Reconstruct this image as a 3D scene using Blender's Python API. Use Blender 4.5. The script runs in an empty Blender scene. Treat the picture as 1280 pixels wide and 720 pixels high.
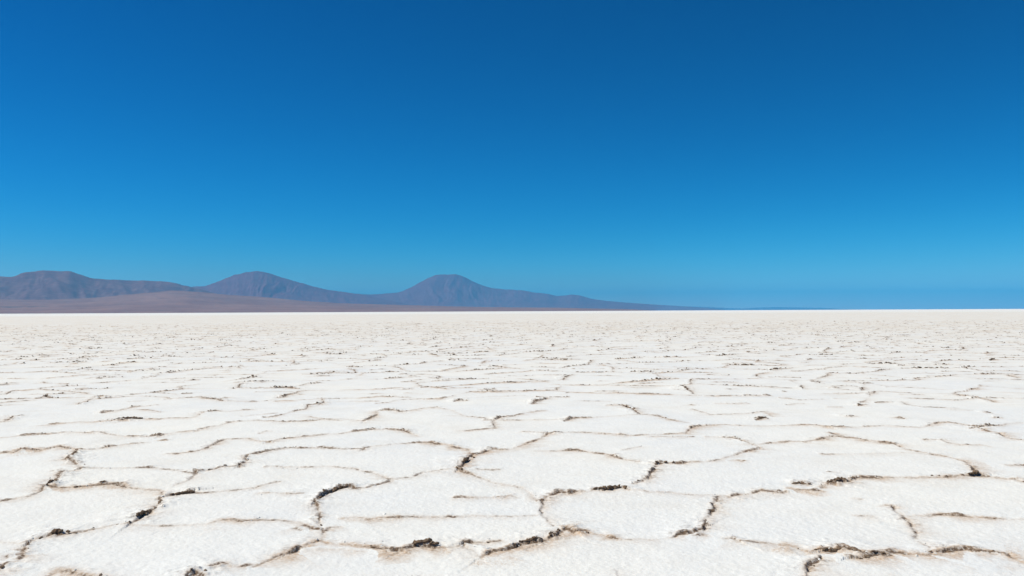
import bpy, math, random, time
import numpy as np
from mathutils import Vector, Matrix
from mathutils.geometry import delaunay_2d_cdt

T0 = time.time()
random.seed(7)
rng = np.random.default_rng(11)
R = math.radians
scene = bpy.context.scene
COL = scene.collection

# ------------------------------------------------------------------ camera
CAM_H = 1.5
F = 1000.0                                    # focal length in units of 1/1280 picture width
PITCH = math.atan(29.0 / F)
ROLL = -math.atan(6.0 / 1280.0)
cam_d = bpy.data.cameras.new('camera')
cam = bpy.data.objects.new('camera', cam_d)
COL.objects.link(cam)
cam_d.sensor_width = 36.0
cam_d.lens = 36.0 * F / 1280.0
cam_d.clip_start = 0.05
cam_d.clip_end = 600000.0
rot = Matrix.Rotation(R(90) + PITCH, 4, 'X') @ Matrix.Rotation(ROLL, 4, 'Z')
cam.matrix_world = Matrix.Translation((0, 0, CAM_H)) @ rot
scene.camera = cam
M3 = np.array(rot.to_3x3())


def ground_xy(px, py):
    """survey point of the salt crust: where the sight line meets the ground plane"""
    v = M3 @ np.array([px - 640.0, 360.0 - py, -F])
    t = CAM_H / max(-v[2], 1e-9)
    return v[0] * t, v[1] * t


def bearing(px, py):
    v = M3 @ np.array([px - 640.0, 360.0 - py, -F])
    return math.atan2(v[0], v[1]), v[2] / math.hypot(v[0], v[1])


# ------------------------------------------------------------------ helpers
def tag(o, label=None, cat=None, group=None, kind=None):
    if label: o['label'] = label
    if cat: o['category'] = cat
    if group: o['group'] = group
    if kind: o['kind'] = kind
    return o


def link_mesh(name, V, faces, mat, smooth=True, attrs=None):
    me = bpy.data.meshes.new(name)
    V = np.asarray(V, np.float32)
    faces = np.asarray(faces, np.int32)
    n, k = faces.shape
    me.vertices.add(len(V)); me.vertices.foreach_set('co', V.ravel())
    me.loops.add(n * k); me.loops.foreach_set('vertex_index', faces.ravel())
    me.polygons.add(n)
    me.polygons.foreach_set('loop_start', np.arange(0, n * k, k, dtype=np.int32))
    me.polygons.foreach_set('loop_total', np.full(n, k, np.int32))
    me.polygons.foreach_set('use_smooth', np.full(n, smooth, bool))
    for an, av in (attrs or {}).items():
        a = me.attributes.new(an, 'FLOAT', 'POINT')
        a.data.foreach_set('value', np.asarray(av, np.float32).ravel())
    me.update(calc_edges=True)
    me.materials.append(mat)
    o = bpy.data.objects.new(name, me)
    COL.objects.link(o)
    return o


def _hash(i, j, seed):
    n = (i * 374761393 + j * 668265263 + seed * 974634777) & 0x7fffffff
    n = ((n ^ (n >> 13)) * 1274126177) & 0x7fffffff
    n = (n ^ (n >> 16)) & 0xffff
    return n.astype(np.float32) / 65535.0


def vnoise(x, y, seed=0):
    xi = np.floor(x).astype(np.int64); yi = np.floor(y).astype(np.int64)
    fx = (x - xi).astype(np.float32); fy = (y - yi).astype(np.float32)
    fx = fx * fx * (3 - 2 * fx); fy = fy * fy * (3 - 2 * fy)
    a = _hash(xi, yi, seed); b = _hash(xi + 1, yi, seed)
    c = _hash(xi, yi + 1, seed); d = _hash(xi + 1, yi + 1, seed)
    return (a + (b - a) * fx) * (1 - fy) + (c + (d - c) * fx) * fy


def fbm(x, y, octaves=4, seed=0, gain=0.5):
    s = 0.0; amp = 1.0; tot = 0.0
    for o in range(octaves):
        s = s + amp * vnoise(x * 2 ** o + 17.3 * o, y * 2 ** o - 9.1 * o, seed + o)
        tot += amp; amp *= gain
    return s / tot


# ------------------------------------------------------------------ materials
def new_mat(name):
    m = bpy.data.materials.new(name); m.use_nodes = True
    nt = m.node_tree; nt.nodes.clear()
    return m, nt, nt.nodes, nt.links


def node(nt, t, **kw):
    n = nt.nodes.new(t)
    for k, v in kw.items():
        if k.startswith('_'):
            setattr(n, k[1:], v)
        else:
            n.inputs[k.replace('__', ' ')].default_value = v
    return n


def mixc(nt, fac, a, b):
    n = nt.nodes.new('ShaderNodeMix'); n.data_type = 'RGBA'
    for s, v in ((0, fac), (6, a), (7, b)):
        if isinstance(v, (int, float)): n.inputs[s].default_value = v
        elif isinstance(v, tuple): n.inputs[s].default_value = v
        else: nt.links.new(v, n.inputs[s])
    return n.outputs[2]


def math_n(nt, op, a, b=None, clamp=False):
    n = nt.nodes.new('ShaderNodeMath'); n.operation = op; n.use_clamp = clamp
    for s, v in ((0, a), (1, b)):
        if v is None: continue
        if isinstance(v, (int, float)): n.inputs[s].default_value = v
        else: nt.links.new(v, n.inputs[s])
    return n.outputs[0]


def maprange(nt, v, a, b, c=0.0, d=1.0):
    n = nt.nodes.new('ShaderNodeMapRange'); n.clamp = True
    nt.links.new(v, n.inputs[0])
    for i, x in enumerate((a, b, c, d)): n.inputs[1 + i].default_value = x
    return n.outputs[0]


def noise_n(nt, vec, scale, detail=4, rough=0.55):
    n = node(nt, 'ShaderNodeTexNoise', Scale=scale, Detail=detail, Roughness=rough)
    nt.links.new(vec, n.inputs['Vector'])
    return n.outputs[0]


SALT = (0.80, 0.79, 0.775, 1)
TAN = (0.55, 0.39, 0.27, 1)
MUD = (0.105, 0.067, 0.044, 1)


def salt_material():
    m, nt, N, L = new_mat('salt_crust')
    out = N.new('ShaderNodeOutputMaterial')
    bs = node(nt, 'ShaderNodeBsdfPrincipled', Roughness=0.85)
    bs.inputs['Specular IOR Level'].default_value = 0.25
    L.new(bs.outputs[0], out.inputs[0])
    geo = N.new('ShaderNodeNewGeometry'); pos = geo.outputs['Position']
    mud = N.new('ShaderNodeAttribute'); mud.attribute_name = 'mud'
    tan = N.new('ShaderNodeAttribute'); tan.attribute_name = 'tan'
    far = N.new('ShaderNodeAttribute'); far.attribute_name = 'far'
    n_big = noise_n(nt, pos, 0.35, 5, 0.6)
    n_mid = noise_n(nt, pos, 3.0, 5, 0.6)
    n_fine = noise_n(nt, pos, 45.0, 4, 0.65)
    n_fine2 = noise_n(nt, pos, 170.0, 3, 0.6)
    # clean crust: cool white in places, creamier in others
    c = mixc(nt, maprange(nt, n_big, .3, .7), (0.765, 0.77, 0.775, 1), (0.85, 0.82, 0.76, 1))
    c = mixc(nt, maprange(nt, n_mid, .35, .75, 0, .65), c, (0.87, 0.85, 0.815, 1))
    c = mixc(nt, maprange(nt, n_fine, .50, .75, 0, .28), c, (0.60, 0.585, 0.56, 1))
    # thin dusty film in patches
    n_dust = noise_n(nt, pos, 0.9, 6, 0.7)
    c = mixc(nt, maprange(nt, n_dust, .52, .72, 0, .30), c, (0.66, 0.60, 0.53, 1))
    # the open pan far out carries more wind-blown dust
    vs = N.new('ShaderNodeVectorMath'); vs.operation = 'MULTIPLY'; vs.inputs[1].default_value = (0.30, 0.22, 1)
    L.new(pos, vs.inputs[0])
    n_far = noise_n(nt, vs.outputs[0], 1.0, 8, 0.75)
    c = mixc(nt, math_n(nt, 'MULTIPLY', far.outputs['Fac'], maprange(nt, n_far, .40, .66, 0.12, 0.70)), c, (0.67, 0.565, 0.44, 1))
    # tan salt and mud in the seams
    tf = math_n(nt, 'MULTIPLY', tan.outputs['Fac'], maprange(nt, n_fine, .30, .62, .35, 1.15), True)
    tanc = mixc(nt, maprange(nt, n_mid, .3, .7), TAN, (0.64, 0.53, 0.43, 1))
    c = mixc(nt, tf, c, tanc)
    mm = math_n(nt, 'MULTIPLY', mud.outputs['Fac'], maprange(nt, n_fine, .34, .56, .25, 1.2), True)
    mudc = mixc(nt, maprange(nt, n_fine2, .3, .75), MUD, (0.22, 0.15, 0.10, 1))
    c = mixc(nt, mm, c, mudc)
    L.new(c, bs.inputs['Base Color'])
    b1 = node(nt, 'ShaderNodeBump', Strength=0.35, Distance=0.012); L.new(n_fine, b1.inputs['Height'])
    b2 = node(nt, 'ShaderNodeBump', Strength=0.30, Distance=0.003); L.new(n_fine2, b2.inputs['Height'])
    L.new(b1.outputs[0], b2.inputs['Normal'])
    L.new(b2.outputs[0], bs.inputs['Normal'])
    return m


def clod_material(name, c1, c2, c3):
    m, nt, N, L = new_mat(name)
    out = N.new('ShaderNodeOutputMaterial')
    bs = node(nt, 'ShaderNodeBsdfPrincipled', Roughness=0.95)
    bs.inputs['Specular IOR Level'].default_value = 0.15
    L.new(bs.outputs[0], out.inputs[0])
    geo = N.new('ShaderNodeNewGeometry'); pos = geo.outputs['Position']
    a = noise_n(nt, pos, 14.0, 4, 0.6); b = noise_n(nt, pos, 70.0, 4, 0.6)
    c = mixc(nt, maprange(nt, a, .35, .65), c1, c2)
    c = mixc(nt, maprange(nt, b, .55, .75), c, c3)
    L.new(c, bs.inputs['Base Color'])
    bp = node(nt, 'ShaderNodeBump', Strength=0.6, Distance=0.006); L.new(b, bp.inputs['Height'])
    L.new(bp.outputs[0], bs.inputs['Normal'])
    return m


def mountain_material(name, c1, c2, c3, scale):
    m, nt, N, L = new_mat(name)
    out = N.new('ShaderNodeOutputMaterial')
    bs = node(nt, 'ShaderNodeBsdfPrincipled', Roughness=0.95)
    bs.inputs['Specular IOR Level'].default_value = 0.1
    L.new(bs.outputs[0], out.inputs[0])
    geo = N.new('ShaderNodeNewGeometry'); pos = geo.outputs['Position']
    vs = N.new('ShaderNodeVectorMath'); vs.operation = 'MULTIPLY'; vs.inputs[1].default_value = (scale, scale, scale * 2.2)
    L.new(pos, vs.inputs[0])
    a = noise_n(nt, vs.outputs[0], 1.0, 6, 0.6); b = noise_n(nt, vs.outputs[0], 4.5, 6, 0.65)
    c = mixc(nt, maprange(nt, a, .38, .62), c1, c2)
    c = mixc(nt, maprange(nt, b, .5, .72, 0, .8), c, c3)
    L.new(c, bs.inputs['Base Color'])
    return m


mat_salt = salt_material()
mat_mud = clod_material('dried_mud', (0.095, 0.063, 0.043, 1), (0.23, 0.155, 0.10, 1), (0.50, 0.39, 0.28, 1))
mat_chip = clod_material('salt_chip', (0.80, 0.79, 0.77, 1), (0.72, 0.68, 0.62, 1), (0.55, 0.46, 0.37, 1))

# ------------------------------------------------------------------ seam survey
# (tile, tan, [(x, y, s) ...]) : seams between the crust plates, s = how far the crust has lifted there
TILES = dict(A=(0, 460), B=(320, 460), C=(640, 460), D=(960, 460), E=(0, 580), F=(320, 580), G=(640, 580), H=(960, 580))
SEAMS = [
 ('E', .35, [(-60,560,.3),(0,530,.5),(40,498,.6),(75,488,.5),(120,460,.3),(140,420,.4),(175,390,.8),(215,375,.8),(250,370,.4),(285,355,1),(320,360,.5),(370,352,.4),(420,342,.4),(490,326,.3),(560,312,.2),(600,305,.3),(645,303,.7),(700,265,1),(740,250,.6),(780,228,.5),(800,198,.8),(820,172,.4),(870,160,.8),(930,150,1),(960,148,.3),(1040,148,.25),(1130,140,.1),(1210,130,.25),(1265,125,.35),(1300,110,.15),(1390,93,.2)]),
 ('E', .5, [(-40,390,.2),(0,395,.2),(50,400,.2),(100,402,.1),(150,395,.3)]),
 ('E', .3, [(30,480,.2),(60,460,.25),(90,440,.1)]),
 ('E', .35, [(-60,200,.2),(0,190,.3),(45,182,.5),(90,172,.3),(145,165,.35),(190,150,.2),(220,130,.4),(255,108,.9),(280,80,.5),(310,60,.7),(325,40,.5),(360,38,.4),(400,25,.5),(400,5,.1),(345,-25,.9),(375,-60,.8),(390,-70,.6),(430,-68,.2),(500,-75,.2),(545,-86,.6),(590,-90,.3),(640,-98,.4),(695,-105,.3),(760,-108,.1)]),
 ('E', .9, [(255,115,.3),(300,122,.5),(370,120,.6),(450,112,.6),(540,102,.7),(605,100,.7),(640,120,.2),(700,128,.15),(800,132,.2),(820,165,.2)]),
 ('E', .25, [(820,130,.1),(900,100,.15),(940,85,.2),(980,55,.3),(1000,38,.7),(1035,35,.4),(1090,20,.7),(1115,15,.5),(1190,12,.7),(1230,-20,.5),(1250,-45,.5),(1340,-65,.5),(1380,-72,.8),(1440,-80,.4),(1570,-83,.4),(1610,-84,.6),(1680,-78,.3),(1750,-75,.2),(1815,-72,.5),(1850,-85,.3),(1920,-92,.2),(1980,-100,.2),(2080,-106,.4)]),
 ('B', .7, [(800,374,.4),(830,372,.5),(880,375,.5),(930,385,.6),(980,392,.5),(1020,405,.3),(1060,410,.3),(1090,435,.3),(1130,428,.4),(1180,410,.8),(1210,410,.3),(1280,405,.2),(1340,380,.4),(1430,345,.15),(1460,328,.7)]),
 ('B', .7, [(1090,435,.3),(1060,460,.8),(1030,485,.8),(1005,508,.8),(1050,528,.5),(1090,545,.15)]),
 ('F', .2, [(1005,32,.2),(930,35,.2),(880,40,.35),(830,45,.2),(780,70,.1),(720,75,.15),(665,90,.4),(600,108,.3),(540,125,.3),(490,127,.4),(455,122,.8),(400,128,1),(345,158,.8),(305,190,.6),(315,220,.3),(320,262,.3),(305,282,.5),(330,320,.1),(340,345,.3),(340,385,.4)]),
 ('F', .4, [(340,345,.3),(360,325,.3),(420,315,.2)]),
 ('F', .2, [(205,325,.3),(235,333,.2)]),
 ('F', 1, [(0,510,.15),(50,490,.2),(140,455,.4),(195,440,.6),(260,410,.4),(305,390,.5),(340,388,.5),(400,400,.2),(440,400,.4),(510,406,.3),(600,412,.5),(650,425,.3),(720,436,.6),(765,430,.4),(800,415,.7),(850,412,.8),(910,420,.5),(950,422,.3)]),
 ('F', .9, [(260,430,.1),(420,425,.15),(550,438,.1)]),
 ('F', .5, [(1035,402,.7),(1080,398,.6),(1150,395,.4),(1215,388,.4)]),
 ('G', .9, [(-150,470,.4),(-115,445,.6),(-100,440,.3),(-50,430,.3),(0,415,.6),(50,403,.5),(100,397,.8),(145,390,.6),(185,370,.7),(220,355,.6),(260,325,.7),(300,343,.6),(355,343,.5),(400,352,.3),(470,360,.2),(510,368,.35),(570,382,.15)]),
 ('G', .3, [(185,320,.3),(160,275,.15),(150,250,.1),(140,185,.5)]),
 ('G', .5, [(130,185,.6),(150,180,.7),(170,162,.4),(230,145,.7),(270,146,.5),(300,143,.7),(320,138,.4),(380,138,.15),(420,131,.7),(480,130,.8),(550,122,.7),(590,132,.5)]),
 ('G', .4, [(590,132,.2),(640,135,.15),(700,145,.2),(800,145,.2),(930,156,.2),(1020,155,.2),(1080,165,.4),(1120,155,.6),(1190,150,.2),(1245,135,.6),(1280,142,.3),(1330,142,.7),(1355,138,.3)]),
 ('G', .3, [(590,105,.3),(640,92,.5),(680,75,.4),(690,45,.5),(715,10,.7)]),
 ('C', .5, [(715,485,.8),(740,478,.8),(820,478,.5),(900,470,.5),(960,470,.2),(1040,458,.1),(1110,435,.2),(1170,418,.4),(1225,405,.5)]),
 ('C', .5, [(1110,462,.2),(1170,468,.4)]),
 ('C', .5, [(100,415,.15),(220,415,.2),(320,410,.5),(380,422,.15),(500,435,.5),(540,455,.3),(590,465,.3),(650,472,.25)]),
 ('C', .3, [(540,415,.1),(640,392,.3)]),
 ('C', .4, [(960,342,.3),(1050,345,.1),(1075,345,.6),(1110,348,.6),(1140,358,.5),(1185,378,.3),(1220,380,.1),(1280,372,.3)]),
 ('D', .6, [(0,372,.3),(50,370,.4),(110,365,.3),(190,368,.3),(240,358,.3),(300,345,.6),(340,343,.5),(440,352,.4),(500,365,.4),(570,372,.5),(640,385,.4),(690,405,.2),(770,425,.3),(870,440,.3),(940,455,.3),(1000,475,.3),(1015,495,.4),(1040,535,.5)]),
 ('D', .3, [(250,430,.3),(350,432,.2),(450,432,.2),(560,428,.15)]),
 ('G', .3, [(1020,160,.3),(1020,190,.4),(1005,240,.4),(970,275,.3),(955,322,.7),(900,345,.5),(850,352,.6),(810,368,.3),(750,382,.1)]),
 ('G', .4, [(910,360,.2),(965,358,.35)]),
 ('G', .3, [(1060,375,.2),(1110,376,.3),(1140,390,.4)]),
 ('H', 1, [(100,122,.3),(150,130,.4),(260,130,.3)]),
 ('H', .5, [(130,100,.7),(165,98,1),(205,108,.8)]),
 ('H', .7, [(270,120,.3),(280,98,.6),(310,102,.9),(370,92,1),(420,78,.8),(450,70,.6),(550,72,.4),(640,72,.1),(690,70,.3),(730,72,.2),(790,70,.4),(900,65,.5),(990,60,.5),(1040,58,.9),(1100,65,.2),(1180,75,.4),(1240,80,.6),(1280,92,.4),(1340,110,.3)]),
 ('H', .4, [(585,205,.3),(620,212,.3),(650,240,.2),(690,290,.5),(710,320,.3),(750,385,.1)]),
 ('H', .7, [(690,262,.2),(800,258,.15),(870,252,.4),(950,258,.4),(1040,268,.3),(1140,272,.3)]),
 ('H', .3, [(430,170,.2),(470,175,.2)]),
 ('H', .4, [(440,258,.15),(520,258,.2)]),
 ('H', 1, [(50,412,.3),(90,410,.4),(150,428,.3),(210,450,.3)]),
 ('H', 1, [(210,450,.2),(260,440,.3),(300,445,1),(380,435,1),(430,445,.6),(530,450,.4),(640,440,.5),(700,450,.3),(790,452,.4),(830,440,.7),(880,440,.5),(930,430,.7),(990,428,.8),(1040,440,.4),(1120,440,.4),(1200,450,.4),(1240,480,.3),(1280,490,.3),(1340,500,.3)]),
 ('H', 1, [(400,475,.2),(460,468,.7),(530,455,.6),(600,455,.4)]),
 ('H', .5, [(265,478,.6),(240,495,.6),(215,522,.4),(205,555,.7),(190,600,.4),(150,660,.4)]),
 ('H', 1, [(1040,455,.2),(1140,450,.2)]),
 ('E', 1, [(230,560,.3),(290,535,.3),(350,535,.4),(400,550,.5),(450,558,.4),(500,575,.3),(600,600,.3)]),
 ('E', .3, [(920,570,.6),(940,558,.8),(985,550,.9),(1010,560,.6),(1040,590,.4)]),
 ('E', .5, [(1060,525,.2),(1100,518,.3),(1135,500,.3),(1160,520,.2),(1210,515,.25),(1300,500,.1)]),
 ('E', .8, [(1000,302,.15),(1050,300,.2),(1100,285,.3),(1150,280,.3),(1205,285,.25)]),
 ('E', .2, [(250,38,.2),(300,30,.2)]),
 ('E', .2, [(500,22,.1),(550,22,.2)]),
 ('E', .2, [(650,22,.1),(750,22,.4),(800,22,.1)]),
 ('F', .3, [(50,15,.3),(90,13,.2),(150,15,.3),(240,15,.3)]),
 ('F', .2, [(0,150,.2),(55,150,.4),(90,150,.05),(130,150,.3),(180,152,.4),(230,152,.3)]),
 ('F', .6, [(430,278,.4),(500,270,.25),(560,273,.3),(640,265,.4),(720,268,.3)]),
 ('F', .5, [(790,265,.2),(900,268,.25)]),
 ('F', .4, [(990,168,.4),(1050,168,.3),(1110,168,.15),(1180,168,.2),(1260,165,.4),(1280,155,.25),(1320,170,.25)]),
 ('F', .3, [(1110,30,.2),(1220,30,.25)]),
 ('F', .2, [(590,50,.3),(612,58,.3)]),
 ('A', 1, [(-40,425,.3),(0,420,.2),(40,418,.5),(80,420,.3),(110,405,.5),(160,405,.6),(210,410,.4),(250,400,.4),(310,393,.7),(350,408,.2)]),
 ('A', .4, [(0,348,.3),(50,345,.3),(120,335,.6),(180,330,.6),(240,328,.4),(300,322,.3),(340,320,.2),(440,325,.6),(490,320,.3)]),
 ('A', .4, [(680,345,.5),(715,345,.5)]),
 ('A', .5, [(755,345,.8),(800,342,.8),(840,330,.2),(920,320,.4),(985,315,.4),(1050,295,.2),(1090,290,.2),(1140,272,.3)]),
 ('A', .4, [(800,360,.5),(830,362,.4)]),
 ('A', .4, [(810,430,.1),(880,428,.4),(940,420,.4),(1000,412,.2),(1090,370,.5),(1130,355,.3),(1240,350,.25),(1280,365,.3),(1340,372,.4),(1400,355,.3),(1490,345,.4),(1630,330,.25),(1700,328,.15),(1770,318,.4),(1800,313,.7),(1860,308,.8),(1900,310,.2),(1930,303,.5),(2020,313,.7),(2050,328,.3),(2100,345,.2)]),
 ('A', .4, [(-20,272,.4),(0,268,.6),(30,262,.4),(75,240,.8),(115,238,.8)]),
 ('A', .7, [(150,290,.1),(220,288,.2),(270,278,.4),(330,275,.3),(400,268,.2),(480,268,.3),(540,262,.8),(600,262,.9),(650,255,1),(675,250,.8),(720,255,.3),(800,255,.3),(850,250,.2),(980,247,.3)]),
 ('A', .4, [(500,225,.4),(540,218,.8),(600,212,.3),(670,192,.5),(720,192,.2),(790,185,.3)]),
 ('A', .3, [(1020,220,.7),(1080,213,.5),(1150,215,.1),(1230,205,.4),(1280,208,.2)]),
 ('A', .3, [(0,188,.3),(50,185,.3),(110,183,.15)]),
 ('A', .3, [(215,143,.8),(260,153,.7)]),
 ('A', .4, [(390,182,.8),(430,170,.5),(450,160,.4),(545,150,.9),(580,148,.5),(640,143,.3),(710,143,.2),(820,148,.2),(860,157,.6),(930,153,.5),(1000,148,.4),(1060,153,.4),(1100,158,.9),(1130,148,.3)]),
 ('A', .3, [(370,112,.4),(450,105,.3),(550,103,.7)]),
 ('A', .3, [(580,80,.2),(700,75,.2),(800,72,.3),(900,72,.3),(930,72,.3)]),
 ('A', .3, [(905,132,.4),(960,130,.4)]),
 ('A', .3, [(0,132,.4),(40,130,.4),(80,112,.6)]),
 ('A', .3, [(330,92,.3),(355,90,.6)]), ('A', .3, [(480,55,.8),(505,55,.7)]), ('A', .3, [(710,45,.4),(780,45,.7)]),
 ('A', .3, [(1150,105,.6),(1190,100,.5),(1205,82,.7),(1240,80,.4)]), ('A', .8, [(1110,22,.3),(1150,22,.5)]), ('A', .3, [(350,15,.4),(400,10,.5)]),
 ('B', .3, [(0,120,.3),(90,118,.3),(175,118,.2)]), ('B', .3, [(0,75,.5),(40,72,.6)]),
 ('B', .3, [(265,80,.4),(320,72,.8)]), ('B', .3, [(220,132,.5),(240,132,.3)]),
 ('B', .3, [(40,247,.5),(100,240,.5),(150,228,.2),(200,212,.4),(240,205,.3),(260,183,.6),(320,180,.8),(345,170,.5),(330,152,.6),(380,152,.6),(430,150,.5),(460,148,.2)]),
 ('B', .5, [(110,268,.6),(150,270,.7),(220,267,.4),(280,263,.4),(340,257,.4),(440,257,.2),(500,262,.25),(540,265,.6),(570,245,.5),(610,235,.3),(605,215,.3),(650,210,.9),(720,218,.6),(780,213,.4),(840,202,.25),(900,197,.35)]),
 ('B', .3, [(600,175,.4),(660,170,.4),(700,158,.2),(840,153,.3)]), ('B', .3, [(690,105,.3),(740,105,.7),(785,103,.4)]),
 ('B', .4, [(995,168,.5),(1020,162,.9),(1060,165,.3)]), ('B', .3, [(1110,110,.4),(1190,107,.6)]),
 ('B', .3, [(10,330,.3),(50,315,.3)]),
 ('B', .4, [(940,240,.1),(1040,240,.15),(1140,250,.25),(1180,260,.4),(1220,245,.7),(1280,240,.5),(1340,225,.2),(1410,213,.4),(1450,210,.3)]),
 ('B', .4, [(1180,260,.4),(1185,300,.4),(1080,310,.3),(1000,313,.15)]),
 ('B', .3, [(765,38,.7),(800,38,.4)]), ('B', .3, [(870,50,.4),(920,55,.6)]),
 ('C', .3, [(630,20,.8),(720,22,.6)]), ('C', .3, [(745,52,.4),(820,50,.3)]), ('C', .3, [(120,145,.5),(190,145,.4),(280,145,.5)]),
 ('C', .3, [(95,182,.4),(140,175,.4)]), ('C', .3, [(160,100,.3),(240,100,.3)]), ('C', .3, [(420,118,.4),(570,118,.3)]),
 ('C', .4, [(475,187,.7),(550,188,.6),(600,207,.8),(640,235,.2),(700,235,.3),(760,252,.3),(820,265,.4),(880,275,.2)]),
 ('C', .7, [(885,310,.3),(900,295,.5),(950,287,.7),(975,287,.5),(1060,282,.2)]),
 ('C', .4, [(260,265,.5),(300,250,.7),(360,248,.4),(450,245,.15),(550,240,.15)]),
 ('C', .5, [(350,320,.2),(430,325,.3),(490,330,.4),(600,337,.3),(700,335,.2),(780,330,.35),(870,325,.35),(890,305,.3)]),
 ('C', .4, [(50,320,.2),(130,325,.2),(180,328,.9),(250,322,.3)]),
 ('C', .3, [(890,185,.6),(910,188,.4)]), ('C', .3, [(900,205,.2),(940,215,.2),(1000,232,.3),(1100,230,.2),(1200,225,.3),(1280,218,.3)]),
 ('C', .3, [(1020,180,.3),(1100,182,.3),(1180,180,.4)]), ('C', .3, [(1060,108,.3),(1130,108,.3)]), ('C', .3, [(990,72,.3),(1080,72,.5)]),
 ('C', .3, [(600,97,.2),(720,97,.2)]), ('C', .3, [(810,110,.2),(880,115,.3)]), ('C', .3, [(1225,262,.5),(1245,255,1),(1270,255,.6)]),
 ('D', .9, [(-10,225,.3),(20,245,.2)]),
 ('D', .7, [(100,290,.2),(180,285,.3),(240,285,.3),(290,295,.6),(330,295,.7),(370,292,.3)]), ('D', .8, [(320,325,.3),(340,340,.4)]),
 ('D', .3, [(390,242,.6),(425,240,.7)]), ('D', .3, [(440,190,.3),(470,183,.8),(495,183,.4)]), ('D', .3, [(530,172,.4),(590,168,.5),(615,170,.4)]),
 ('D', .3, [(650,250,.5),(690,257,.5)]), ('D', .3, [(520,290,.3),(570,287,.3),(650,292,.2)]), ('D', .3, [(660,165,.2),(700,185,.3),(780,200,.3)]),
 ('D', .3, [(860,157,.3),(940,160,.3),(1000,155,.4),(1090,148,.6),(1160,150,.3),(1280,155,.2)]), ('D', .3, [(1080,225,.6),(1110,225,.5)]),
 ('D', .3, [(1130,250,.7),(1170,252,.4)]), ('D', .6, [(850,275,.4),(900,273,.4),(960,283,.5),(1030,295,.9),(1080,315,.6),(1150,325,.4),(1200,348,.4),(1280,360,.3),(1330,372,.3)]),
 ('D', .4, [(770,360,.5),(860,360,.4),(900,375,.2),(960,385,.3),(1080,383,.4)]), ('D', .3, [(900,210,.2),(1020,213,.2)]),
 ('D', .3, [(1200,488,.3),(1250,488,.5),(1300,486,.3)]), ('D', .3, [(60,150,.7),(100,153,.5),(160,162,.2),(280,155,.2)]), ('D', .3, [(300,195,.3),(370,197,.3)]),
 ('D', .3, [(330,152,.2),(400,152,.2)]), ('D', .3, [(330,103,.5),(360,103,.6)]), ('D', .3, [(240,75,.5),(275,78,.7)]), ('D', .3, [(60,48,.3),(160,50,.5)]),
 ('D', .3, [(70,118,.5),(82,118,.5)]), ('D', .3, [(660,130,.3),(780,132,.3)]), ('H', .2, [(290,40,.2),(350,45,.2)]),
 # faint healed seams that close the plates
 ('G', .4, [(570,382,.2),(660,380,.2),(750,382,.2)]), ('F', .5, [(950,422,.3),(1000,412,.2),(1035,402,.3)]), ('F', .3, [(1035,402,.3),(1090,440,.2),(1130,470,.3)]),
 ('H', .3, [(750,385,.2),(790,415,.2),(800,450,.3)]), ('G', .5, [(1140,390,.3),(1230,392,.2),(1330,412,.3)]),
 ('E', .2, [(400,25,.3),(500,22,.2),(650,22,.2),(750,22,.3),(850,28,.2),(980,50,.3)]), ('F', .2, [(240,15,.3),(350,8,.2),(470,22,.2),(600,50,.3),(690,85,.3)]),
 ('F', .3, [(1090,65,.2),(1200,100,.22),(1320,120,.22),(1380,150,.22),(1410,185,.4)]), ('C', .4, [(1225,405,.4),(1230,390,.2),(1185,378,.3)]),
 ('H', .4, [(1140,272,.3),(1210,280,.2),(1300,282,.2)]), ('B', .3, [(900,197,.3),(980,212,.2),(1040,240,.2)]), ('A', .4, [(980,247,.3),(1000,232,.2),(1020,220,.4)]),
 ('A', .3, [(490,320,.3),(590,338,.2),(680,345,.4)]), ('A', .3, [(1140,272,.3),(1280,262,.2),(1390,268,.4)]), ('C', .3, [(550,240,.2),(600,236,.2),(640,235,.2)]),
 ('C', .3, [(250,322,.3),(300,320,.2),(350,320,.3)]), ('C', .4, [(1060,282,.3),(1200,290,.2),(1380,290,.3)]), ('D', .4, [(370,292,.3),(450,294,.2),(520,290,.3)]),
 ('D', .4, [(650,292,.3),(760,300,.2),(850,275,.4)]), ('D', .3, [(560,428,.2),(700,425,.2),(870,440,.3)]), ('A', .5, [(310,393,.3),(350,402,.3),(390,410,.4)]),
 ('E', .4, [(600,305,.3),(800,312,.2),(1000,302,.2)]), ('E', .5, [(1205,285,.3),(1400,280,.2),(1500,300,.25),(1590,330,.3)]), ('F', .3, [(720,268,.3),(755,266,.2),(790,265,.3)]),
 ('F', .3, [(900,268,.3),(1060,262,.2),(1280,268,.2),(1420,260,.2)]), ('A', .3, [(715,345,.4),(755,345,.6)]), ('B', .3, [(175,118,.2),(220,132,.4)]),
]
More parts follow.
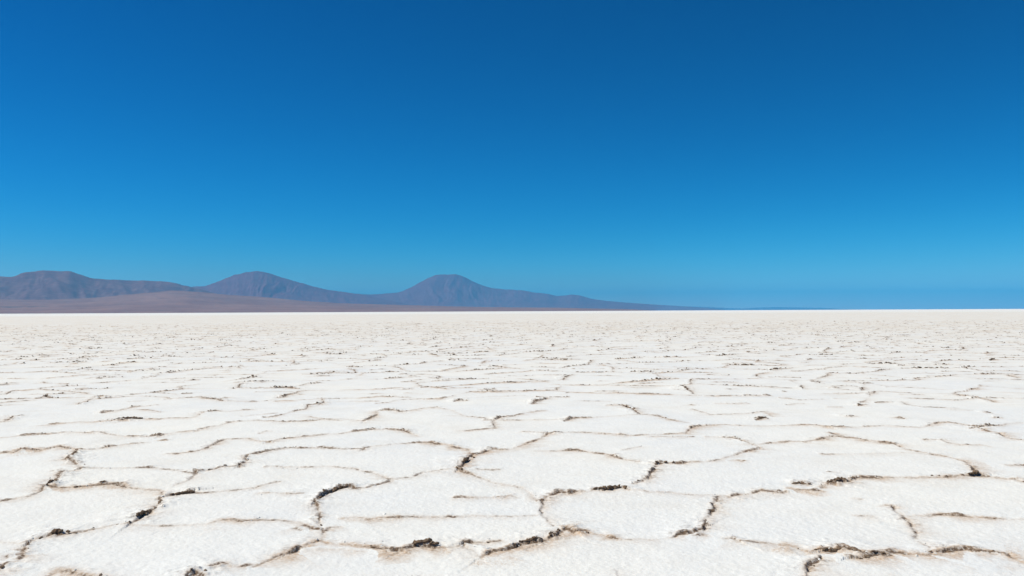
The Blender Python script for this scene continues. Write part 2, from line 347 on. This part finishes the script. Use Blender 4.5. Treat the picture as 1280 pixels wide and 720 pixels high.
FAR_SPOTS = [  # lone dark lifts farther out (picture px, px, strength)
 (85,424,.6),(118,430,.6),(168,445,1),(236,442,1),(95,453,.9),(28,455,.8),(68,452,.5),(305,439,.8),(325,451,.8),(137,427,.5),(280,430,.6),(190,462,.8),
 (140,472,.7),(87,483,.8),(123,473,.8),(10,479,.7),(398,429,.7),(252,437,.7),(395,468,.8),(441,459,1),(516,444,.7),(463,451,.6),(569,439,.8),(521,443,.5),
 (484,440,.6),(617,458,.7),(510,477,.7),(805,464,1),(717,461,.6),(720,449,.6),(770,439,.7),(674,440,.6),(745,426,.5),(840,425,.6),(885,444,.7),(1180,456,1),
 (1020,462,.6),(858,461,.8),(880,461,.6),(905,478,.6),(920,449,.5),(1083,479,.8),(1004,453,.7),(1062,467,.7),(1230,449,.5),(1025,478,.9),(1110,449,.5),(1045,485,.6),
 (1170,470,.5),(940,455,.6),(990,437,.5),(1130,440,.5),(1255,467,.6),(545,484,.7),(344,485,.6),(210,435,.4),(60,437,.5),(360,450,.5),(415,447,.4),(600,444,.5),(650,470,.5),(1200,432,.5),(1085,430,.4),(700,432,.4),(820,447,.5),
]

S_MIN = .20
segs = []           # x0, y0, s0, x1, y1, s1, tan
for tile, tan, pts in SEAMS:
    ox, oy = TILES[tile]
    P = [(*ground_xy(ox + x / 4.0, oy + y / 4.0), max(s, S_MIN) if 0 < k_ < len(pts) - 1 else s) for k_, (x, y, s) in enumerate(pts)]
    for a, b in zip(P[:-1], P[1:]):
        L = math.hypot(b[0] - a[0], b[1] - a[1]); n = max(1, int(L / 0.35))
        q = [(a[0] + (b[0] - a[0]) * k / n, a[1] + (b[1] - a[1]) * k / n, a[2] + (b[2] - a[2]) * k / n) for k in range(n + 1)]
        for k in range(1, n):
            j = 0.10 * min(L, .5)
            q[k] = (q[k][0] + random.uniform(-j, j) * .6, q[k][1] + random.uniform(-j, j), q[k][2])
        for u, v in zip(q[:-1], q[1:]):
            segs.append((*u, *v, tan))
NEAR_SEGS = len(segs)
for px, py, s in FAR_SPOTS:
    x, y = ground_xy(px, py)
    w = random.uniform(.12, .35)
    segs.append((x - w, y + random.uniform(-.1, .1), s * .5, x, y, s, .4))
    segs.append((x, y, s, x + w, y + random.uniform(-.05, .15), s * .5, .4))

# the same plate pattern carries on over the rest of the pan
CELL = 1.75
pts = []
XR, YR0, YR1 = 92.0, -9.0, 132.0
ny = int((YR1 - YR0) / CELL)
for j in range(ny):
    y = YR0 + (j + .5) * CELL
    half = min(XR, 10 + abs(y) * .95)
    nx = int(2 * half / CELL)
    for i in range(nx):
        x = -half + (i + .5 + .5 * (j % 2)) * CELL
        pts.append(Vector((x + random.uniform(-.52, .52) * CELL, y + random.uniform(-.52, .52) * CELL)))
res = delaunay_2d_cdt(pts, [], [], 0, 1e-6)
vv, ff = res[0], res[2]
cc = []; owner = {}
for fi, f in enumerate(ff):
    a, b, c = (vv[i] for i in f[:3])
    d = 2 * (a.x * (b.y - c.y) + b.x * (c.y - a.y) + c.x * (a.y - b.y))
    if abs(d) < 1e-9:
        cc.append(None); continue
    ux = ((a.length_squared) * (b.y - c.y) + b.length_squared * (c.y - a.y) + c.length_squared * (a.y - b.y)) / d
    uy = ((a.length_squared) * (c.x - b.x) + b.length_squared * (a.x - c.x) + c.length_squared * (b.x - a.x)) / d
    cc.append((ux, uy))
    for i in range(3):
        e = tuple(sorted((f[i], f[(i + 1) % 3]))); owner.setdefault(e, []).append(fi)


def surveyed(x, y):
    """inside the part of the pan whose seams were traced one by one"""
    if y < 3.2: return False
    row = CAM_H * F / y + 389.0
    return row > 500 and abs(x / y) < .74 and row < 790


def polyline(a, b, base, tan):
    L = math.hypot(b[0] - a[0], b[1] - a[1])
    if L < .08: return
    n = max(2, int(L / (.28 if math.hypot(*a) < 60 else .6)))
    ph = random.random() * 6; hot = random.random(); hw = random.uniform(.10, .30); hs = 0
    if random.random() < .62: hs = random.uniform(.3, .95)
    sl = (b[1] - a[1]) * (1 if b[0] > a[0] else -1) / L       # > 0 : "/" on the ground, lit from behind
    mul = .55 + .45 * min(1, max(0, 1 + sl * 1.3)) if sl < 0 else 1.0
    prev = None
    for k in range(n + 1):
        t = k / n
        j = .05 if 0 < k < n else 0
        x = a[0] + (b[0] - a[0]) * t + random.uniform(-j, j); y = a[1] + (b[1] - a[1]) * t + random.uniform(-j, j)
        s = base * (.5 + .5 * math.sin(ph + t * 5)) + .08 + hs * math.exp(-((t - hot) / hw) ** 2)
        cur = (x, y, min(1, s * mul))
        if prev: segs.append((*prev, *cur, tan))
        prev = cur


for e, fs in owner.items():
    if len(fs) != 2 or cc[fs[0]] is None or cc[fs[1]] is None: continue
    a, b = cc[fs[0]], cc[fs[1]]
    if max(abs(a[0]), abs(b[0])) > 94 or max(abs(a[1]), abs(b[1])) > 132: continue
    if math.hypot(a[0] - b[0], a[1] - b[1]) > 3.5: continue
    mx, my = (a[0] + b[0]) / 2, (a[1] + b[1]) / 2
    if surveyed(mx, my): continue
    if random.random() < .04: continue
    polyline(a, b, random.uniform(.25, .55), random.choice((.3, .4, .5, .9)))
for p in pts:                                               # short inner cracks that stop inside a plate
    sv = surveyed(p.x, p.y)
    if random.random() < (.55 if sv else .2) or (sv and p.y < 9): continue
    p = Vector((p.x + random.uniform(-.4, .4), p.y + random.uniform(-.4, .4))); an = random.gauss(0, .4); L = random.uniform(.4, 1.3)
    polyline((p.x - L * math.cos(an) / 2, p.y - L * math.sin(an) / 2), (p.x + L * math.cos(an) / 2, p.y + L * math.sin(an) / 2), random.uniform(.10, .25) if sv else random.uniform(.12, .42), .4)
print('segments', len(segs), NEAR_SEGS, round(time.time() - T0, 1))

# ------------------------------------------------------------------ ground sheet
UMAX = 720
us = np.arange(-UMAX, UMAX + .1, .80)                       # fine columns ahead
az = np.arctan(us / F)
side = np.concatenate([np.linspace(az[-1], R(55), 110)[1:], np.linspace(R(55), R(180), 100)[1:]])
azs = np.concatenate([-side[::-1][1:], az, side])           # -180 .. 180 without repeating -180
dy = np.concatenate([np.arange(341, 60, -.50), np.arange(60, 14, -.30), np.geomspace(14, .5, 60), np.geomspace(.45, 0.0185, 24)])
rr = CAM_H * F / dy
rr = np.concatenate([np.linspace(.4, rr[0], 90)[:-1], rr])
nr, na = len(rr), len(azs)
AZ, RR = np.meshgrid(azs, rr)
# keep rows straight across the view (constant depth) ahead, circular behind
X = (RR * np.sin(AZ)).astype(np.float64); Y = (RR * np.cos(AZ)).astype(np.float64)
print('grid', nr, na, nr * na)

wx = X + (fbm(X * 4, Y * 4, 3, 5) - .5) * .07 + (fbm(X * 19, Y * 19, 3, 6) - .5) * .035
wy = Y + (fbm(X * 4, Y * 4, 3, 15) - .5) * .07 + (fbm(X * 19, Y * 19, 3, 16) - .5) * .035
BIG = 9.0
D = np.full(X.shape, BIG, np.float32)      # distance to the nearest seam
SG = np.zeros(X.shape, np.float32)         # which side
ST = np.zeros(X.shape, np.float32)
TN = np.zeros(X.shape, np.float32)
RIM = np.zeros(X.shape, np.float32)
STEPW = np.clip(np.gradient(rr) * .35, .0045, .05)[:, None].astype(np.float32)
ends = {}
for q_ in segs:
    for e_ in ((round(q_[0], 4), round(q_[1], 4)), (round(q_[3], 4), round(q_[4], 4))): ends[e_] = ends.get(e_, 0) + 1
REACH = .42
for (x0, y0, s0, x1, y1, s1, tan) in segs:
    rm = min(math.hypot(x0, y0), math.hypot(x1, y1)); rM = max(math.hypot(x0, y0), math.hypot(x1, y1))
    # closest approach of the segment to the camera foot is close enough to rm for short segments
    i0 = np.searchsorted(rr, rm - REACH - .1); i1 = np.searchsorted(rr, rM + REACH + .05)
    if rm < 1.0:
        continue
    a0, a1 = math.atan2(x0, y0), math.atan2(x1, y1)
    if abs(a0 - a1) > 3: continue
    pad = math.asin(min(.99, (REACH + .05) / rm))
    j0 = np.searchsorted(azs, min(a0, a1) - pad); j1 = np.searchsorted(azs, max(a0, a1) + pad)
    if i1 <= i0 or j1 <= j0: continue
    px = wx[i0:i1, j0:j1] - x0; py = wy[i0:i1, j0:j1] - y0
    ex, ey = x1 - x0, y1 - y0
    l2 = ex * ex + ey * ey
    if l2 < 1e-8: continue
    traw = (px * ex + py * ey) / l2
    t = np.clip(traw, 0, 1)
    ll = math.sqrt(l2); over = 0
    if ends[(round(x0, 4), round(y0, 4))] == 1: over = over + np.clip(-traw, 0, 9) * ll
    if ends[(round(x1, 4), round(y1, 4))] == 1: over = over + np.clip(traw - 1, 0, 9) * ll
    fade = np.exp(-over / .03) if not isinstance(over, int) else 1.0
    dx = px - t * ex; dyy = py - t * ey
    d = np.sqrt(dx * dx + dyy * dyy)
    # lifted side: the side away from the viewer-right (north-west side)
    nx_, ny_ = -ey, ex
    if ny_ < 0 or (ny_ < .15 * abs(nx_) and nx_ > 0): nx_, ny_ = -nx_, -ny_
    if ny_ < .15 * abs(nx_) and nx_ > 0: nx_, ny_ = -nx_, -ny_
    sg = np.sign(dx * nx_ + dyy * ny_)
    sub = D[i0:i1, j0:j1]; m = d < sub
    sub[m] = d[m]; SG[i0:i1, j0:j1][m] = sg[m]
    s = (s0 + (s1 - s0) * t) * fade
    sk = 1 / (1 + np.exp(-np.clip(sg * d / STEPW[i0:i1], -30, 30)))
    np.maximum(RIM[i0:i1, j0:j1], s * np.exp(-np.where(sg > 0, d, 0) / (.07 + .10 * s)) * sk * np.clip((REACH - d) / .15, 0, 1), out=RIM[i0:i1, j0:j1])
    ST[i0:i1, j0:j1][m] = s[m]; TN[i0:i1, j0:j1][m] = tan
print('seams laid', round(time.time() - T0, 1))

near = np.clip(1 - (RR - 100) / 35, 0, 1)
nz1 = fbm(X * 9, Y * 9, 3, 31); nz2 = fbm(X * 26, Y * 26, 3, 41)
MOD = (0.25 + 1.5 * np.clip((nz1 - .30) / .4, 0, 1)) * (0.55 + .9 * nz2)
se = ST * MOD
se = np.clip(se, 0, 1.15)
sd = D * SG
up = (SG > 0)
step = 1 / (1 + np.exp(-np.clip(sd / .0045, -30, 30)))
LIFT = .028 + .040 * np.clip((RR - 9) / 25, 0, 1)
Z = LIFT * np.clip(RIM * (.25 + .75 * MOD), 0, 1.15)
Z -= .010 * se * np.exp(-((sd + .012) / .016) ** 2)
crumb = np.exp(-D / (.035 + .05 * ST)) * ST
Z += crumb * (nz2 - .5) * .014
Z += (fbm(X * 1.1, Y * 1.1, 3, 51) - .5) * .022 + (fbm(X * 6, Y * 6, 4, 52) - .5) * .006
Z += (fbm(X * 30, Y * 30, 2, 53) - .5) * .005 * np.clip(1.6 - RR / 12, 0, 1)
Z = Z * near + (fbm(X * .35, Y * .35, 3, 54) - .5) * .05 * np.clip(RR / 30, 0, 1) * np.clip(1 - (RR - 300) / 700, 0, 1)
Z[:12] *= np.linspace(0, 1, 12)[:, None]
# which material lies at the surface
face = np.exp(-((sd + .006) / (.007 + .012 * se)) ** 2)
MUDA = np.clip(face * np.clip((se - .14) / .32, 0, 1) * 1.2, 0, 1)
spots = np.clip((nz2 - .56) / .12, 0, 1) * np.exp(-D / (.03 + .05 * ST)) * np.clip((se - .25) / .4, 0, 1)
MUDA = np.clip(np.maximum(MUDA, spots), 0, 1) * near
core = np.exp(-((sd + .004) / (.008 + STEPW * .8)) ** 2) * np.clip((ST - .10) * 3.0, 0, 1) * np.clip(.15 + 1.5 * fbm(X * 2.3, Y * 2.3, 3, 77) ** 1.2, 0, 1)
MUDA = np.maximum(MUDA, core * (.20 + .34 * nz2) * near)
below = np.where(sd < 0, np.exp(-np.abs(sd) / (.05 + .10 * TN * np.clip(nz1 * 1.8 - .4, 0, 1))), np.exp(-np.abs(sd) / (.014 + .02 * TN)))
TANA = np.clip(below * (.52 + 1.15 * TN) * np.clip((ST - .04) * 3.0, 0, 1) * (.4 + 1.2 * nz1), 0, 1) * near
FARA = np.clip((RR - 12) / 60, 0, 1) * np.clip(1 - (RR - 380) / 300, 0, 1)

idx = np.arange(nr * na).reshape(nr, na)
q = np.stack([idx[:-1], np.roll(idx, -1, 1)[:-1], np.roll(idx, -1, 1)[1:], idx[1:]], -1).reshape(-1, 4)
V = np.stack([X, Y, Z], -1).reshape(-1, 3)
V = np.concatenate([V, [[0, 0, 0]]])
ci = nr * na
first = np.stack([np.full(na, ci), np.roll(idx[0], -1), idx[0], idx[0]], -1)
z1 = lambda a: np.concatenate([a.ravel(), [0]])
g = link_mesh('salt_flat', V, q[:, ::-1], mat_salt, True, dict(mud=z1(MUDA), tan=z1(TANA), far=z1(FARA)))
# close the small hole under the tripod
bmv = np.concatenate([V[idx[0]], [[0, 0, 0]]])
tag(g, 'white salt pan broken into rounded crust plates by raised muddy seams, reaching the horizon', 'salt flat', kind='structure')
me = g.data
me.update()
print('ground', round(time.time() - T0, 1))


def ground_z(x, y):
    r = math.hypot(x, y); a = math.atan2(x, y)
    i = min(nr - 1, np.searchsorted(rr, r)); j = min(na - 1, np.searchsorted(azs, a))
    return float(Z[i, j])


# ------------------------------------------------------------------ loose crumbs along the seams
phi = (1 + 5 ** .5) / 2
ICO = np.array([(-1, phi, 0), (1, phi, 0), (-1, -phi, 0), (1, -phi, 0), (0, -1, phi), (0, 1, phi), (0, -1, -phi), (0, 1, -phi), (phi, 0, -1), (phi, 0, 1), (-phi, 0, -1), (-phi, 0, 1)]) / 1.902
ICOF = np.array([(0, 11, 5), (0, 5, 1), (0, 1, 7), (0, 7, 10), (0, 10, 11), (1, 5, 9), (5, 11, 4), (11, 10, 2), (10, 7, 6), (7, 1, 8), (3, 9, 4), (3, 4, 2), (3, 2, 6), (3, 6, 8), (3, 8, 9), (4, 9, 5), (2, 4, 11), (6, 2, 10), (8, 6, 7), (9, 8, 1)])


def subdiv(Vt, Ft):
    cache = {}; Vn = [tuple(v) for v in Vt]; Fn = []

    def mid(a, b):
        k = (min(a, b), max(a, b))
        if k not in cache:
            m = (np.array(Vn[a]) + np.array(Vn[b])) / 2; m /= np.linalg.norm(m)
            cache[k] = len(Vn); Vn.append(tuple(m))
        return cache[k]
    for a, b, c in Ft:
        ab, bc, ca = mid(a, b), mid(b, c), mid(c, a)
        Fn += [(a, ab, ca), (b, bc, ab), (c, ca, bc), (ab, bc, ca)]
    return np.array(Vn), np.array(Fn)


ICO2, ICOF2 = subdiv(ICO, ICOF)
ICO3, ICOF3 = subdiv(ICO2, ICOF2)


def chunk(c, r, flat, level=0, ang=None, stretch=1.0):
    B, Fx = ((ICO, ICOF), (ICO2, ICOF2), (ICO3, ICOF3))[level]
    seed = rng.uniform(0, 50, 3)
    k = 1 + .38 * np.sin(B @ rng.normal(0, 2.1, 3) + seed[0]) * np.sin(B @ rng.normal(0, 3.0, 3) + seed[1]) + rng.uniform(-.16, .16, len(B))
    P = B * k[:, None] * r
    P[:, 0] *= stretch; P[:, 2] *= flat
    t1, t2 = rng.normal(0, .35, 2)
    a = rng.uniform(0, 6.28) if ang is None else ang
    P = P @ np.array(Matrix.Rotation(a, 3, 'Z') @ Matrix.Rotation(t1, 3, 'X') @ Matrix.Rotation(t2, 3, 'Y')).T
    return P + np.array(c), Fx


class Bag:
    def __init__(s): s.V = []; s.F = []; s.n = 0
    def add(s, V, Fx): s.V.append(V); s.F.append(Fx + s.n); s.n += len(V)
    def build(s, name, mat, smooth=False): return link_mesh(name, np.concatenate(s.V), np.concatenate(s.F), mat, smooth)


mud, chips = Bag(), Bag()
for (x0, y0, s0, x1, y1, s1, tan) in segs:
    mxr = math.hypot((x0 + x1) / 2, (y0 + y1) / 2)
    if mxr < 3 or mxr > 75 or (y0 + y1) < 0: continue
    if abs(math.atan2(x0 + x1, y0 + y1)) > R(44): continue
    L = math.hypot(x1 - x0, y1 - y0); s = (s0 + s1) / 2
    ang = math.atan2(y1 - y0, x1 - x0)
    lv = 1 if mxr < 9 else 0
    dens = (13 if mxr < 10 else 14 if mxr < 30 else 4)
    n = rng.poisson(L * dens * max(0, s - .30) * 2.0)
    for k in range(n):
        t = rng.random(); st = s0 + (s1 - s0) * t
        r = rng.uniform(.004, .0115) * (.45 + st) * (1 if mxr < 12 else 1 + min(1.3, (mxr - 12) / 14))
        x = x0 + (x1 - x0) * t + rng.normal(0, .014); y = y0 + (y1 - y0) * t + rng.normal(0, .014)
        mud.add(*chunk((x, y, ground_z(x, y) + r * .15), r, .6, lv, ang + rng.normal(0, .4), rng.uniform(1, 2.0)))
    n = rng.poisson(L * (12 if mxr < 12 else 4) * max(0, s - .1))
    if mxr < 40:
        for k in range(n):
            t = rng.random()
            r = rng.uniform(.003, .010)
            x = x0 + (x1 - x0) * t + rng.normal(0, .03); y = y0 + (y1 - y0) * t + rng.normal(0.01, .04)
            chips.add(*chunk((x, y, ground_z(x, y) + r * .1), r, .6, lv))
o = mud.build('mud_crumbs', mat_mud); tag(o, 'dark brown crumbs of dried mud strewn along the seams of the salt crust', 'mud crumbs', kind='stuff')
o = chips.build('salt_chips', mat_chip); tag(o, 'small white salt chips flaked off along the seams between plates', 'salt chips', kind='stuff')
print('crumbs', mud.n, chips.n, round(time.time() - T0, 1))

# ------------------------------------------------------------------ large clumps, one by one
CLUMPS = [   # picture point, length m, seam direction (deg), label
 (71, 669, .17, 25, 'dark crust clump at the leftmost bend of the long lower left seam'),
 (175, 646, .20, 45, 'ragged dark clump with white chips halfway up the steep left seam'),
 (231, 617, .20, 12, 'black flat clump topping the steep left seam where it turns level'),
 (63, 607, .14, 60, 'dark crust clump at the fork of seams just above the brown strip at left'),
 (93, 567, .16, 65, 'small dark upright clump at the right end of the tan seam near the left edge'),
 (420, 612, .26, 30, 'large dark clump at the top left corner of the rounded plate left of centre'),
 (577, 577, .22, 60, 'brown speckled clump climbing the short steep seam just left of centre'),
 (1001, 605, .22, 0, 'left one of the two dark clumps over a tan patch on the right'),
 (1045, 604, .24, 22, 'right one of the two dark clumps over a tan patch on the right'),
 (1048, 690, .34, 4, 'longest black brown clump, lying in the wide tan seam at bottom right'),
 (951, 524, .20, 5, 'lone dark clump in the middle distance on the right, apart from long seams'),
 (162, 524, .40, 8, 'long brown clump in the middle distance on the left'),
 (532, 683, .24, 2, 'low brown clump in the bottom seam left of centre'),
 (665, 679, .20, 12, 'dark crumbly clump in the bottom seam right of centre, left of the tan peak'),
 (762, 612, .34, 3, 'long low dark clump on the seam behind the central right plate'),
 (1220, 594, .20, 0, 'brown clump on the far seam near the right edge'),
]
NS = np.array([q_[:6] for q_ in segs[:NEAR_SEGS]])


def along(cx, cy, a, u, snap=None):
    """the point of the surveyed seams nearest to u metres along direction a"""
    x, y = cx + u * math.cos(a), cy + u * math.sin(a)
    snap = cy < 9.5 if snap is None else snap
    e = NS[:, 3:5] - NS[:, 0:2]; w_ = np.array([x, y]) - NS[:, 0:2]
    t = np.clip((w_ * e).sum(1) / np.maximum((e * e).sum(1), 1e-9), 0, 1)
    p = NS[:, 0:2] + e * t[:, None]; d = np.hypot(p[:, 0] - x, p[:, 1] - y); k = int(d.argmin())
    return (p[k, 0], p[k, 1]) if d[k] < .13 and snap else (x, y)


for px, py, L, deg, label in CLUMPS:
    cx, cy = ground_xy(px, py); a = R(deg); dist = math.hypot(cx, cy)
    body = Bag(); gz0 = ground_z(cx, cy); L *= .85
    n = max(10, int(L * 75))
    hgt = (.0045 + .0006 * dist) * (.8 + L)
    for k in range(n):
        t = (k + rng.uniform(-.4, .4)) / n - .5
        r = hgt * (1 - 1.5 * abs(t)) * rng.uniform(.65, 1.15) + .007
        p = along(cx, cy, a, t * L)
        p = (p[0] + rng.normal(0, .003) - cx, p[1] + rng.normal(0, .003) - cy, max(-.006, min(.006, ground_z(*p) - gz0)) + r * .1)
        body.add(*chunk(p, r, .75, 2, a + rng.normal(0, .3), rng.uniform(1.1, 1.9)))
    o = body.build('crust_clump', mat_mud, True)
    tag(o, label, 'crust clump', 'dark clumps of broken crust on the seams')
    o.location = (cx, cy, ground_z(cx, cy) - .003)
    for t in (-.36, -.05, .3):                              # pale flakes of salt lying on the clump
        r = hgt * rng.uniform(.30, .5)
        cap = Bag(); p = along(cx, cy, a, t * L)
        cap.add(*chunk((p[0] - cx, p[1] - cy + .008, ground_z(*p) - gz0 + hgt * .6), r, .45, 2, rng.normal(0, .4), rng.uniform(1.2, 2.2)))
        c = cap.build('salt_flake', mat_chip); c.parent = o

# ------------------------------------------------------------------ mountains
def interp(tab, x):
    xs, ys = zip(*tab)
    return np.interp(x, xs, ys)


def range_mesh(name, label, tab, dist, foot, back, mat, seed, rough=.10, gully=1.0, nu=420, nv=90, shape=1.0):
    """a range seen from the pan: crest heights are surveyed by bearing, the flanks slope down to the plain"""
    x0, x1 = tab[0][0], tab[-1][0]
    U = np.linspace(x0, x1, nu)
    crest = interp(tab, U)
    k = 5
    crest = np.convolve(np.pad(crest, k, mode='edge'), np.hanning(2 * k + 1) / np.hanning(2 * k + 1).sum(), 'valid')
    az_, el = np.array([bearing(u, c) for u, c in zip(U, crest)]).T
    taper = np.clip(np.minimum((U - x0) / 6 + (0 if x0 > -150 else 1), (x1 - U) / 12), 0, 1)
    Hc = np.clip(el, 0, None) * dist
    w = np.linspace(-1, 1, nv)                          # -1 foot towards us, 0 crest, 1 far foot
    rad = np.where(w < 0, dist + w * foot, dist + w * back)
    W, A = np.meshgrid(w, az_, indexing='ij'); RA = rad[:, None] * np.ones_like(A)
    XX = RA * np.sin(A); YY = RA * np.cos(A)
    # ridges and gullies run down the slope: noise stretched along the fall line
    s = 1 - np.abs(W)
    prof = s ** (1.35 * shape) * (.55 + .45 * s)
    aa = A * dist / 1000.0
    n1 = fbm(aa * .9 + 3 * fbm(aa * .5, W * 2, 2, seed + 9), W * 1.6 + seed, 5, seed, .55)
    ridg = 1 - np.abs(2 * fbm(aa * 1.7 + 2 * n1, W * 1.2, 4, seed + 3, .6) - 1)
    mod = 1 + gully * ((n1 - .5) * .9 + (ridg - .75) * .45) * (4 * s * (1 - s)) 
    ZZ = Hc[None, :] * prof * mod
    ZZ += Hc[None, :] * rough * (fbm(aa * 5, W * 9, 4, seed + 7) - .5) * s * .35
    ZZ = np.where(s <= 0.0001, -60, ZZ)
    Vm = np.stack([XX, YY, ZZ], -1).reshape(-1, 3)
    I = np.arange(nv * nu).reshape(nv, nu)
    Q = np.stack([I[:-1, :-1], I[:-1, 1:], I[1:, 1:], I[1:, :-1]], -1).reshape(-1, 4)
    ob = link_mesh(name, Vm, Q, mat, True)
    tag(ob, label, 'mountain', kind='structure')
    return ob


rock_a = mountain_material('range_rock', (0.165, 0.078, 0.088, 1), (0.21, 0.107, 0.108, 1), (0.28, 0.155, 0.14, 1), .0011)
rock_b = mountain_material('volcano_rock', (0.19, 0.075, 0.10, 1), (0.22, 0.09, 0.11, 1), (0.26, 0.12, 0.12, 1), .0008)
fan_m = mountain_material('fan_gravel', (0.25, 0.13, 0.105, 1), (0.33, 0.18, 0.14, 1), (0.19, 0.09, 0.075, 1), .0009)

range_mesh('mountain', 'long purple-brown range with a flat-topped crest at the left edge of the horizon',
           [(-420,352),(-330,346),(-250,350),(-170,340),(-100,348),(-50,343),(-10,344),(8,345),(16,346),(28,340),(42,338),(60,337.5),(88,337.5),(100,342),(112,346.5),(140,348.5),(160,349.5),(185,350),(207,351),(222,354),(236,357.5),(252,361),(275,368),(310,378),(345,388)],
           24000, 7000, 6000, rock_a, 3, gully=.8)
range_mesh('mountain', 'broad dark volcano cone with long even slopes, standing between the left range and the flat-topped peak',
           [(180,380),(215,364),(236,358),(258,357),(275,350),(292,343),(305,340),(315,338.2),(328,338.2),(338,340.5),(355,347),(370,351),(392,358),(415,362.5),(440,366),(458,369),(480,374),(520,382),(560,389)],
           33000, 7000, 8000, rock_b, 21, gully=.5)
range_mesh('mountain', 'flat-topped purple volcano cone standing alone near the middle of the horizon',
           [(410,372),(432,368),(445,366.5),(462,368),(482,366.5),(500,365),(512,359.5),(530,349.5),(540,344.5),(548,342.3),(562,341.8),(576,342.6),(586,348),(598,354.5),(612,359),(630,361),(652,362.5),(668,365),(684,367),(696,369.5),(706,369),(715,367.6),(726,369),(738,373),(760,376),(790,378.5),(825,381),(860,383),(885,385),(905,387.5)],
           40000, 8000, 9000, rock_b, 37, gully=.42)
range_mesh('mountain', 'very low thin blue ridge trailing off to the right on the far horizon',
           [(780,386),(810,382.5),(850,382.6),(880,383.4),(905,384.6),(925,385.6),(940,384.6),(960,383.8),(1000,384.2),(1030,384.8),(1055,386.3),(1080,387.5)],
           62000, 5000, 5000, rock_b, 51, gully=.4, nu=200, nv=40)
range_mesh('foothills', 'pale brown gravel apron sloping down from the ranges to the salt at left',
           [(-420,372),(-200,371),(-100,373),(0,374),(60,374.5),(120,372),(180,366),(215,362.5),(240,364),(280,367.5),(330,371),(380,376),(430,379),(500,381),(600,383.6),(700,384.5),(790,386.5),(820,388.5)],
           19000, 8000, 5000, fan_m, 71, gully=.35, shape=.7)
range_mesh('foothills', 'dark low shore strip along the far edge of the salt at left',
           [(-420,384),(-100,384),(0,383),(80,382.5),(160,383.5),(260,386),(360,387),(430,388.3),(470,390)],
           15000, 2500, 3000, mountain_material('shore_gravel', (0.13, 0.08, 0.07, 1), (0.17, 0.11, 0.09, 1), (0.22, 0.15, 0.12, 1), .0012), 91, gully=.3, shape=.6, nv=40)

# ------------------------------------------------------------------ air
def haze():
    m, nt, N, L = new_mat('haze_air')
    out = N.new('ShaderNodeOutputMaterial')
    pv = N.new('ShaderNodeVolumePrincipled')
    pv.inputs['Color'].default_value = (0.04, 0.45, 0.84, 1)
    pv.inputs['Density'].default_value = HAZE
    pv.inputs['Anisotropy'].default_value = 0.0
    L.new(pv.outputs[0], out.inputs['Volume'])
    b = 86000.0; z0, z1_ = -61.0, 1990.0
    Vb = [(x, y, z) for z in (z0, z1_) for x, y in ((-b, -b), (b, -b), (b, b), (-b, b))]
    Fb = [(3, 2, 1, 0), (4, 5, 6, 7), (0, 1, 5, 4), (1, 2, 6, 5), (2, 3, 7, 6), (3, 0, 4, 7)]
    ob = link_mesh('haze', Vb, Fb, m, False)
    tag(ob, 'thin blue haze in the air over the salt flat', 'haze', kind='stuff')
    ob.visible_shadow = True


HAZE = 2.5e-5
haze()

# ------------------------------------------------------------------ light
SUN_EL, SUN_AZ = R(55), R(-90)             # azimuth from the viewing direction, left negative
sd_ = Vector((math.sin(SUN_AZ) * math.cos(SUN_EL), math.cos(SUN_AZ) * math.cos(SUN_EL), math.sin(SUN_EL)))
sl = bpy.data.lights.new('sun', 'SUN'); sl.energy = 4.45; sl.angle = R(.53); sl.color = (1.0, .96, .82)
so = bpy.data.objects.new('sun', sl); COL.objects.link(so)
so.rotation_euler = (-sd_).to_track_quat('-Z', 'Y').to_euler()
w = bpy.data.worlds.new('World'); scene.world = w; w.use_nodes = True
nt = w.node_tree; nt.nodes.clear()
out = nt.nodes.new('ShaderNodeOutputWorld'); bg = nt.nodes.new('ShaderNodeBackground')
sky = nt.nodes.new('ShaderNodeTexSky'); sky.sky_type = 'NISHITA'; sky.sun_disc = False
sky.sun_elevation = SUN_EL; sky.sun_rotation = SUN_AZ
sky.altitude = 3600; sky.air_density = 1.0; sky.dust_density = 1.6; sky.ozone_density = 3.0
hs = nt.nodes.new('ShaderNodeHueSaturation'); hs.inputs['Saturation'].default_value = 1.35
nt.links.new(sky.outputs[0], hs.inputs['Color'])
tint = nt.nodes.new('ShaderNodeMix'); tint.data_type = 'RGBA'; tint.blend_type = 'MULTIPLY'; tint.inputs[0].default_value = 1; tint.inputs[7].default_value = (.75, 1.03, .97, 1)   # polarised, high-altitude blue
gm = nt.nodes.new('ShaderNodeGamma'); gm.inputs['Gamma'].default_value = 1.4
nt.links.new(hs.outputs[0], tint.inputs[6])
nt.links.new(tint.outputs[2], gm.inputs['Color'])
sep = nt.nodes.new('ShaderNodeSeparateColor'); comb = nt.nodes.new('ShaderNodeCombineColor')
nt.links.new(gm.outputs[0], sep.inputs[0])
nt.links.new(math_n(nt, 'MULTIPLY', math_n(nt, 'POWER', sep.outputs[0], 1.7), .55), comb.inputs[0])
nt.links.new(sep.outputs[1], comb.inputs[1]); nt.links.new(sep.outputs[2], comb.inputs[2])
nt.links.new(comb.outputs[0], bg.inputs['Color'])
bg.inputs['Strength'].default_value = .05
nt.links.new(bg.outputs[0], out.inputs['Surface'])

# ------------------------------------------------------------------ render settings
scene.render.engine = 'CYCLES'
scene.cycles.use_denoising = True
scene.cycles.max_bounces = 6
scene.cycles.volume_bounces = 1
scene.cycles.diffuse_bounces = 3
vs = scene.view_settings
vs.view_transform = 'Standard'; vs.look = 'None'; vs.exposure = 0; vs.gamma = 1; vs.use_curve_mapping = False
print('built', round(time.time() - T0, 1))
